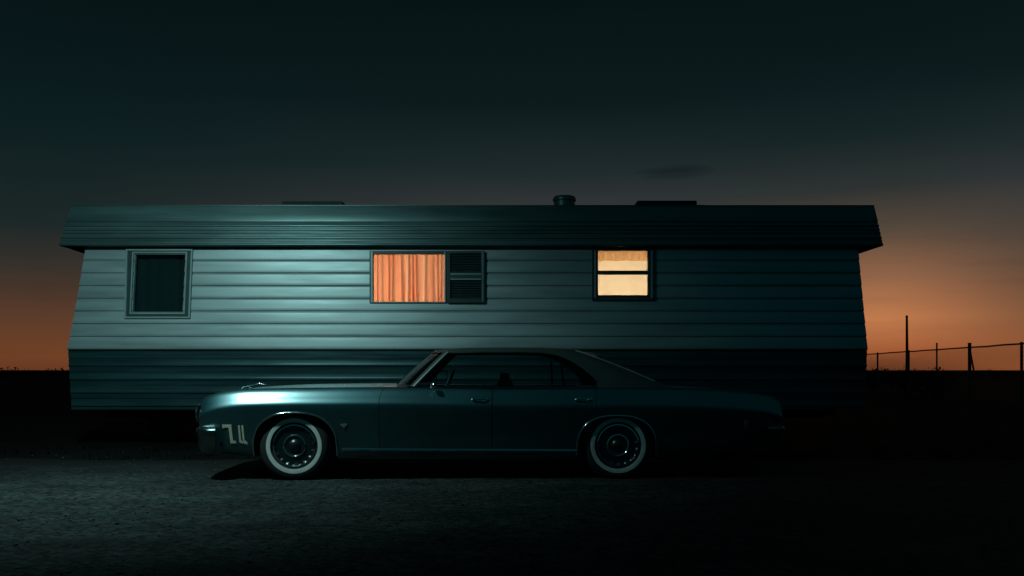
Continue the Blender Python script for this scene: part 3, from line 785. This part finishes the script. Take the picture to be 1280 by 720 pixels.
def gy(x, z):    # half width of the greenhouse at height z (good between the pillars)
    P = outline(g_f(z), g_fc(z), g_w(z), g_rc(z), g_rr(z), z); h = P[:len(P)//2+1]
    for a, c_ in zip(h, h[1:]):
        if (a[0]-x)*(c_[0]-x) <= 0 and abs(a[0]-c_[0]) > 1e-9: return a[1]+(c_[1]-a[1])*(x-a[0])/(c_[0]-a[0])
    return g_w(z)
for s_ in (-1, 1):
    b = bmesh.new()   # bright A pillar moulding
    zz = np.linspace(.855, 1.210, 12); tube(b, [(g_fc(z)+.012, s_*(g_w(z)*.985+.002), z) for z in zz], .011, 8); cob('pillar_trim', b, 'brightframe', sm=50)
    b = bmesh.new()   # drip rail over the doors
    pts = [(x, s_*(gy(x, z+.008)+.004), z+.008) for x, z in SW[4:13]]; tube(b, [q for q in pts], .006, 6); cob('drip_rail', b, 'vinyl', sm=50)
    b = bmesh.new()   # belt moulding
    pts = [(x, s_*(side_y(x, .80)*0+ .905*f_w(x)-.006), f_sh(x)+.002) for x in np.linspace(-1.0, .80, 20)]; tube(b, pts, .006, 6); cob('belt_moulding', b, 'chrome', sm=50)
    b = bmesh.new()   # divider of the quarter light
    zz = np.linspace(.87, 1.15, 5); tube(b, [(.475-.07*(z-.87), s_*(gy(.475, z)-.012), z) for z in zz], .011, 6); cob('window_divider', b, 'black', sm=50)
    b = bmesh.new(); zz = np.linspace(.87, 1.03, 5); tube(b, [(-.735+.05*(z-.87), s_*(gy(-.72, z)-.012), z) for z in zz], .006, 6); tube(b, [(-.735+.05*.16, s_*(gy(-.72, 1.03)-.012), 1.03), (-.80, s_*(gy(-.79, 1.03)-.012), 1.03)], .005, 6); cob('vent_window_bar', b, 'black', sm=50)
# added light tubes, a painted highlight along the C pillar ridges
b = bmesh.new()
for s_ in (-1, 1):
    b = bmesh.new(); zz = np.linspace(.89, 1.215, 14); zz = np.linspace(.93, 1.228, 16); pts = [(q[0]+.006, s_*(q[1]+.003), q[2]+.004) for q in (outline(g_f(z), g_fc(z), g_w(z), g_rc(z), g_rr(z), z)[36] for z in zz)]
    tube(b, pts, .006, 6); cob('pillar_highlight', b, 'brightframe', sm=50)
b = None
None and cob('pillar_highlight', b, 'chrome', sm=50)
# --- arch lips, rocker moulding
for A, nm in ((AF, 'f'), (AR, 'r')):
    for s_ in (-1, 1):
        b = bmesh.new(); pts = []
        for x, z in A[1:-1]: pts.append((x, s_*(side_y(x, z)+.002), z))
        lo = (A[0][0], s_*(side_y(A[0][0], .24)+.002), .24), (A[-1][0], s_*(side_y(A[-1][0], .24)+.002), .24)
        tube(b, [lo[0]]+pts+[lo[1]], .009, 8); cob('wheel_arch_trim', b, 'chrome', sm=60)
for s_ in (-1, 1):
    b = bmesh.new(); X = np.linspace(-1.60, .59, 40)
    v = []
    for x in X:
        z = .300-.006*(x+1.6)
        v.append([b.verts.new((x, s_*(side_y(x, z+dz)+o), z+dz)) for dz, o in ((-.013, .000), (-.010, .007), (0, .011), (.010, .007), (.013, .0))])
    for a_, c_ in zip(v, v[1:]):
        for j in range(4): b.faces.new((a_[j], c_[j], c_[j+1], a_[j+1]))
    b.faces.new(v[0]); b.faces.new(v[-1][::-1])
    cob('rocker_moulding', b, 'chrome', sm=30)
# --- wheels
def wheel(x, s_):
    c_ = (x, s_*.845, .333); k = s_   # outer face towards s_
    prof = [(.19, -.02), (.20, .02), (.205, .075), (.198, .085), (.17, .065), (.15, .035), (.02, .03)]
    b = bmesh.new(); lathe(b, [(r, h*k) for r, h in prof], 'y', c_, 48); w_ = cob('wheel', b, 'rim', sm=35)
    b = bmesh.new()
    prof = [(.19, -.09), (.225, -.108), (.27, -.112), (.315, -.09), (.333, -.06), (.3335, 0), (.333, .06), (.322, .088), (.300, .103), (.27, .110), (.24, .110), (.215, .10), (.20, .085), (.19, .05)]
    lathe(b, [(r, h*k) for r, h in prof], 'y', c_, 64, False); n0 = len(b.verts)
    cob('tyre', b, 'rubber', w_, 35)
    b = bmesh.new(); prof = [(.220, .100), (.222, .1115), (.24, .1140), (.258, .1135), (.261, .106)]
    lathe(b, [(r, h*k) for r, h in prof], 'y', c_, 64, False); cob('whitewall', b, 'white', w_, 50)
    b = bmesh.new(); prof = [(.198, .083), (.200, .092), (.190, .096), (.178, .088), (.150, .070), (.118, .066), (.108, .080), (.096, .092), (.080, .088), (.062, .086), (.052, .100), (.030, .112), (.006, .115)]
    lathe(b, [(r, h*k) for r, h in prof], 'y', c_, 128)
    for v in b.verts:         # pressed cooling fins
        dx_, dz_ = v.co.x-c_[0], v.co.z-c_[2]; r = math.hypot(dx_, dz_)
        if .112 < r < .183: v.co.y += .007*k*math.sin(math.atan2(dz_, dx_)*16)
    cob('hubcap', b, 'rim', w_, 30)
    b = bmesh.new(); cob('hub_ring', lathe(b, [(.104, .083*k), (.106, .094*k), (.097, .099*k), (.089, .092*k)], 'y', c_, 40, False), 'chrome', w_, 40); b = bmesh.new(); lathe(b, [(.196, .090*k), (.200, .099*k), (.190, .101*k), (.186, .093*k)], 'y', c_, 56, False)
    cob('trim_ring', b, 'chrome', w_, 40)
for x in (WF.x, WR_.x):
    for s_ in (-1, 1): wheel(x, s_)
# inner wells and underbody
b = bmesh.new()
for x in (-2.0, .98): box(b, x-.52, x+.52, -.57, .57, .215, .62)
box(b, -1.5, .5, -.7, .7, .17, .25); tube(b, [(-1.4, -.35, .17), (2.3, -.35, .2)], .03, 8); cob('underbody', b, 'black')
# --- front end
b = bmesh.new()   # bumper: swept section wrapping round both corners
def bumper(sx, X0, zc, h, wrap):
    b = bmesh.new(); path = []
    ys = np.linspace(-.99, .99, 41)
    for y in ys:
        t = abs(y)/.99; xx = X0+sx*(-.05*(1-t**2.5)) if t < .93 else X0
        path.append((X0+sx*(.07*max(0, (t-.0))**5)-sx*.045*(1-t*t), y))
    path = [(X0+sx*wrap, -1.0), (X0+sx*wrap*.7, -1.008), (X0+sx*.12, -1.005)]+path[1:-1]+[(X0+sx*.12, 1.005), (X0+sx*wrap*.7, 1.008), (X0+sx*wrap, 1.0)]
    sec = [(.0, -h), (.022, -h*.93), (.038, -h*.6), (.046, -h*.1), (.050, h*.40), (.060, h*.52), (.066, h*.66), (.060, h*.80), (.040, h*.93), (.012, h), (-.01, h*.9), (-.01, -h*.9)]
    R_ = []
    for i, (x, y) in enumerate(path):
        a = path[max(i-1, 0)]; c_ = path[min(i+1, len(path)-1)]; t = Vector((c_[0]-a[0], c_[1]-a[1])).normalized(); n = Vector((t.y, -t.x))
        if n.dot(Vector((x-(X0+sx*1.2), y*.9))) < 0: n = -n
        R_.append([b.verts.new((x+n.x*o, y+n.y*o, zc+z)) for o, z in sec])
    for A, B in zip(R_, R_[1:]):
        for j in range(len(sec)): b.faces.new((A[j], A[(j+1) % len(sec)], B[(j+1) % len(sec)], B[j]))
    b.faces.new(R_[0]); b.faces.new(R_[-1][::-1])
    return b
bmp = cob('bumper', bumper(1, -2.94, .395, .120, .19), 'dullchrome', sm=40)
rb = cob('bumper', bumper(-1, 2.53, .43, .10, .16), 'dullchrome', sm=40)
b = bmesh.new()
box(b, -2.975, -2.940, -.86, .86, .535, .71, .01); gr = cob('grille', b, 'black')
b = bmesh.new()
for k in range(6): box(b, -2.985, -2.974, -.52, .52, .55+k*.026, .556+k*.026)
for k in range(9): box(b, -2.983, -2.975, -.50+k*.125, -.494+k*.125, .545, .70)
cob('grille_bar', b, 'chrome', gr)
for y in (-.78, -.60, .60, .78):
    b = bmesh.new(); lathe(b, [(.082, .0), (.086, -.012), (.074, -.018), (.07, -.008)], 'x', (-2.976, y, .625), 28, False); h_ = cob('headlight', b, 'chrome', sm=40)
    b = bmesh.new(); lathe(b, [(.071, -.006), (.05, -.014), (.02, -.018)], 'x', (-2.976, y, .625), 28); cob('lens', b, 'lens', h_, 40)
b = bmesh.new(); tube(b, [(-2.86, 0, .77), (-2.80, 0, .865), (-2.62, 0, .90), (-2.55, 0, .885)], .005, 8, rad=[.003, .005, .004, .002]); cob('hood_ornament', b, 'chrome', sm=50)
b = bmesh.new(); tube(b, [(-2.50, -.86, .862), (-2.495, -.86, .880), (-2.48, -.86, .884), (-2.45, -.86, .868)], .006, 8, rad=[.005, .007, .006, .003]); cob('fender_ornament', b, 'chrome', sm=50)
# cream "71"-like marking low on the front fender, both strokes with serifs
def mark(polys, nm='side_marking'):
    b = bmesh.new()
    for P in polys:
        Q = [((px-642.5)/135, CAM_H-(py-462)/135) for px, py in P]
        o = [b.verts.new((x, -(side_y(x, z)+.007), z)) for x, z in Q]; i_ = [b.verts.new((x, -(side_y(x, z)-.004), z)) for x, z in Q]
        b.faces.new(o); b.faces.new(i_[::-1]); n = len(Q)
        for k in range(n): b.faces.new((o[k], i_[k], i_[(k+1) % n], o[(k+1) % n]))
    return cob(nm, b, 'cream')
mark([[(277, 531), (289, 531), (289, 534), (290.4, 551), (294, 552.5), (294, 554.6), (287, 554.6), (285.6, 538), (285, 534.4), (281, 534.6), (277.4, 535.6)],
      [(297.2, 532), (299.6, 532), (300.6, 550), (303, 553.4), (303, 555), (298.4, 553.4)],
      [(301.4, 532), (304, 532), (305, 550.4), (308.4, 553.8), (308.4, 556), (303.8, 554.6), (302.6, 549)]])['label'] = 'cream 71 marking on the front fender'
# small V badge behind the front wheel
b = bmesh.new()
for P in ([(423, 530), (431.4, 529.6), (431, 532.2), (423.4, 532.6)], [(425, 532.8), (429, 532.4), (427.6, 535.6)]):
    Q = [((px-640)/135, CAM_H-(py-462)/135) for px, py in P]; prism([(x, z) for x, z in Q], -(side_y(-1.57, .52)+.008), -(side_y(-1.57, .52)-.003), b)
cob('fender_badge', b, 'badge')
# --- rear end
for s_ in (-1, 1):
    b = bmesh.new(); box(b, 2.30, 2.545, s_*.885-.06, s_*.885+.045, .52, .70, .012) if False else None
    b.free()
    b = bmesh.new(); box(b, 2.535, 2.56, min(s_*.52, s_*.86), max(s_*.52, s_*.86), .56, .66, .008); cob('taillight', b, 'red', sm=30)
    b = bmesh.new(); x = 2.185; z = .525; y = side_y(x, z); box(b, x-.022, x+.022, min(s_*(y-.01), s_*(y+.010)), max(s_*(y-.01), s_*(y+.010)), z-.04, z+.04, .004); cob('side_marker', b, 'red', sm=30)
# --- mirror, interior
b = bmesh.new(); y = -.93
tube(b, [(-.74, y, .862), (-.742, y-.045, .885)], .007, 8); lathe(b, [(.012, -.03), (.028, -.018), (.034, .0), (.030, .004)], 'x', (-.745, y-.05, .895), 20); cob('mirror', b, 'chrome', sm=40)
def bench(x, zt, zs, name):
    b = bmesh.new()
    box(b, x-.42, x+.06, -.74, .74, .32, zs, .05); box(b, x, x+.16, -.74, .74, .34, zt, .06)
    o = cob(name, b, 'seat', sm=40); return o
bench(-.16, .955, .52, 'front_seat'); bench(.74, .905, .52, 'rear_seat')
for y in (-.36, .36):
    b = bmesh.new(); box(b, -.13, -.03, y-.14, y+.14, .93, 1.01, .035); cob('headrest', b, 'seat', sm=40)
b = bmesh.new(); box(b, -1.12, -.84, -.80, .80, .66, .90, .04); cob('dashboard', b, 'seat', sm=40)
b = bmesh.new(); sw = []
for i in range(28):
    a = 2*math.pi*i/28; sw.append((-.66+.19*math.sin(a)*math.sin(R(22)), -.38+.19*math.cos(a), .865+.19*math.sin(a)*math.cos(R(22))))
tube(b, sw, .011, 8, True); tube(b, [(-.66, -.57, .865), (-.66, -.19, .865)], .01, 6); tube(b, [(-.66, -.38, .865), (-.9, -.38, .74)], .02, 8); cob('steering_wheel', b, 'seat', sm=50)
b = bmesh.new(); box(b, -.92, 1.04, -.82, .82, .301, .33); cob('floor', b, 'black')
b = bmesh.new(); box(b, .94, 1.3, -.8, .8, .84, .892, .01); cob('parcel_shelf', b, 'seat')
b = bmesh.new(); box(b, -.74, -.72, -.10, .10, 1.13, 1.165, .006); cob('rear_view_mirror', b, 'seat')
car.rotation_euler = (0, 0, R(.9))

# ================================================================ YARD LAMP (on its pole just outside the left edge of the view)
lp = empty('yard_lamp', (-6.6, 6.2, 0)); tag(lp, 'tall steel yard lamp lighting the home and car from the front left', 'street lamp')
b = bmesh.new(); tube(b, [(0, 0, 0), (0, 0, 2.5), (0, 0, 4.35), (.25, .05, 4.62), (.7, .12, 4.72), (2.2, .3, 4.66), (2.7, .3, 4.62)], .05, 12, rad=[.075, .06, .05, .042, .036, .033, .03]); obj('pole', b, 'gal', lp, 50)
hd_ = LAMP_POS-Vector((-6.6, 6.2, 0))
b = bmesh.new(); lathe(b, [(.05, .22), (.10, .20), (.16, .10), (.21, .045), (.215, .03), (.20, .03), (.12, .10)], 'z', hd_, 28, False); obj('lamp_shade', b, 'gal', lp, 40)
l = bpy.data.lights.new('yard_light', 'SPOT'); l.energy = LAMP_W; l.color = LAMP_COL; l.shadow_soft_size = .14; l.spot_size = R(149); l.spot_blend = 1.0
lo = bpy.data.objects.new('yard_light', l); lo.location = LAMP_POS; C.objects.link(lo)
lo.rotation_euler = (LAMP_AIM-LAMP_POS).to_track_quat('-Z', 'Y').to_euler()
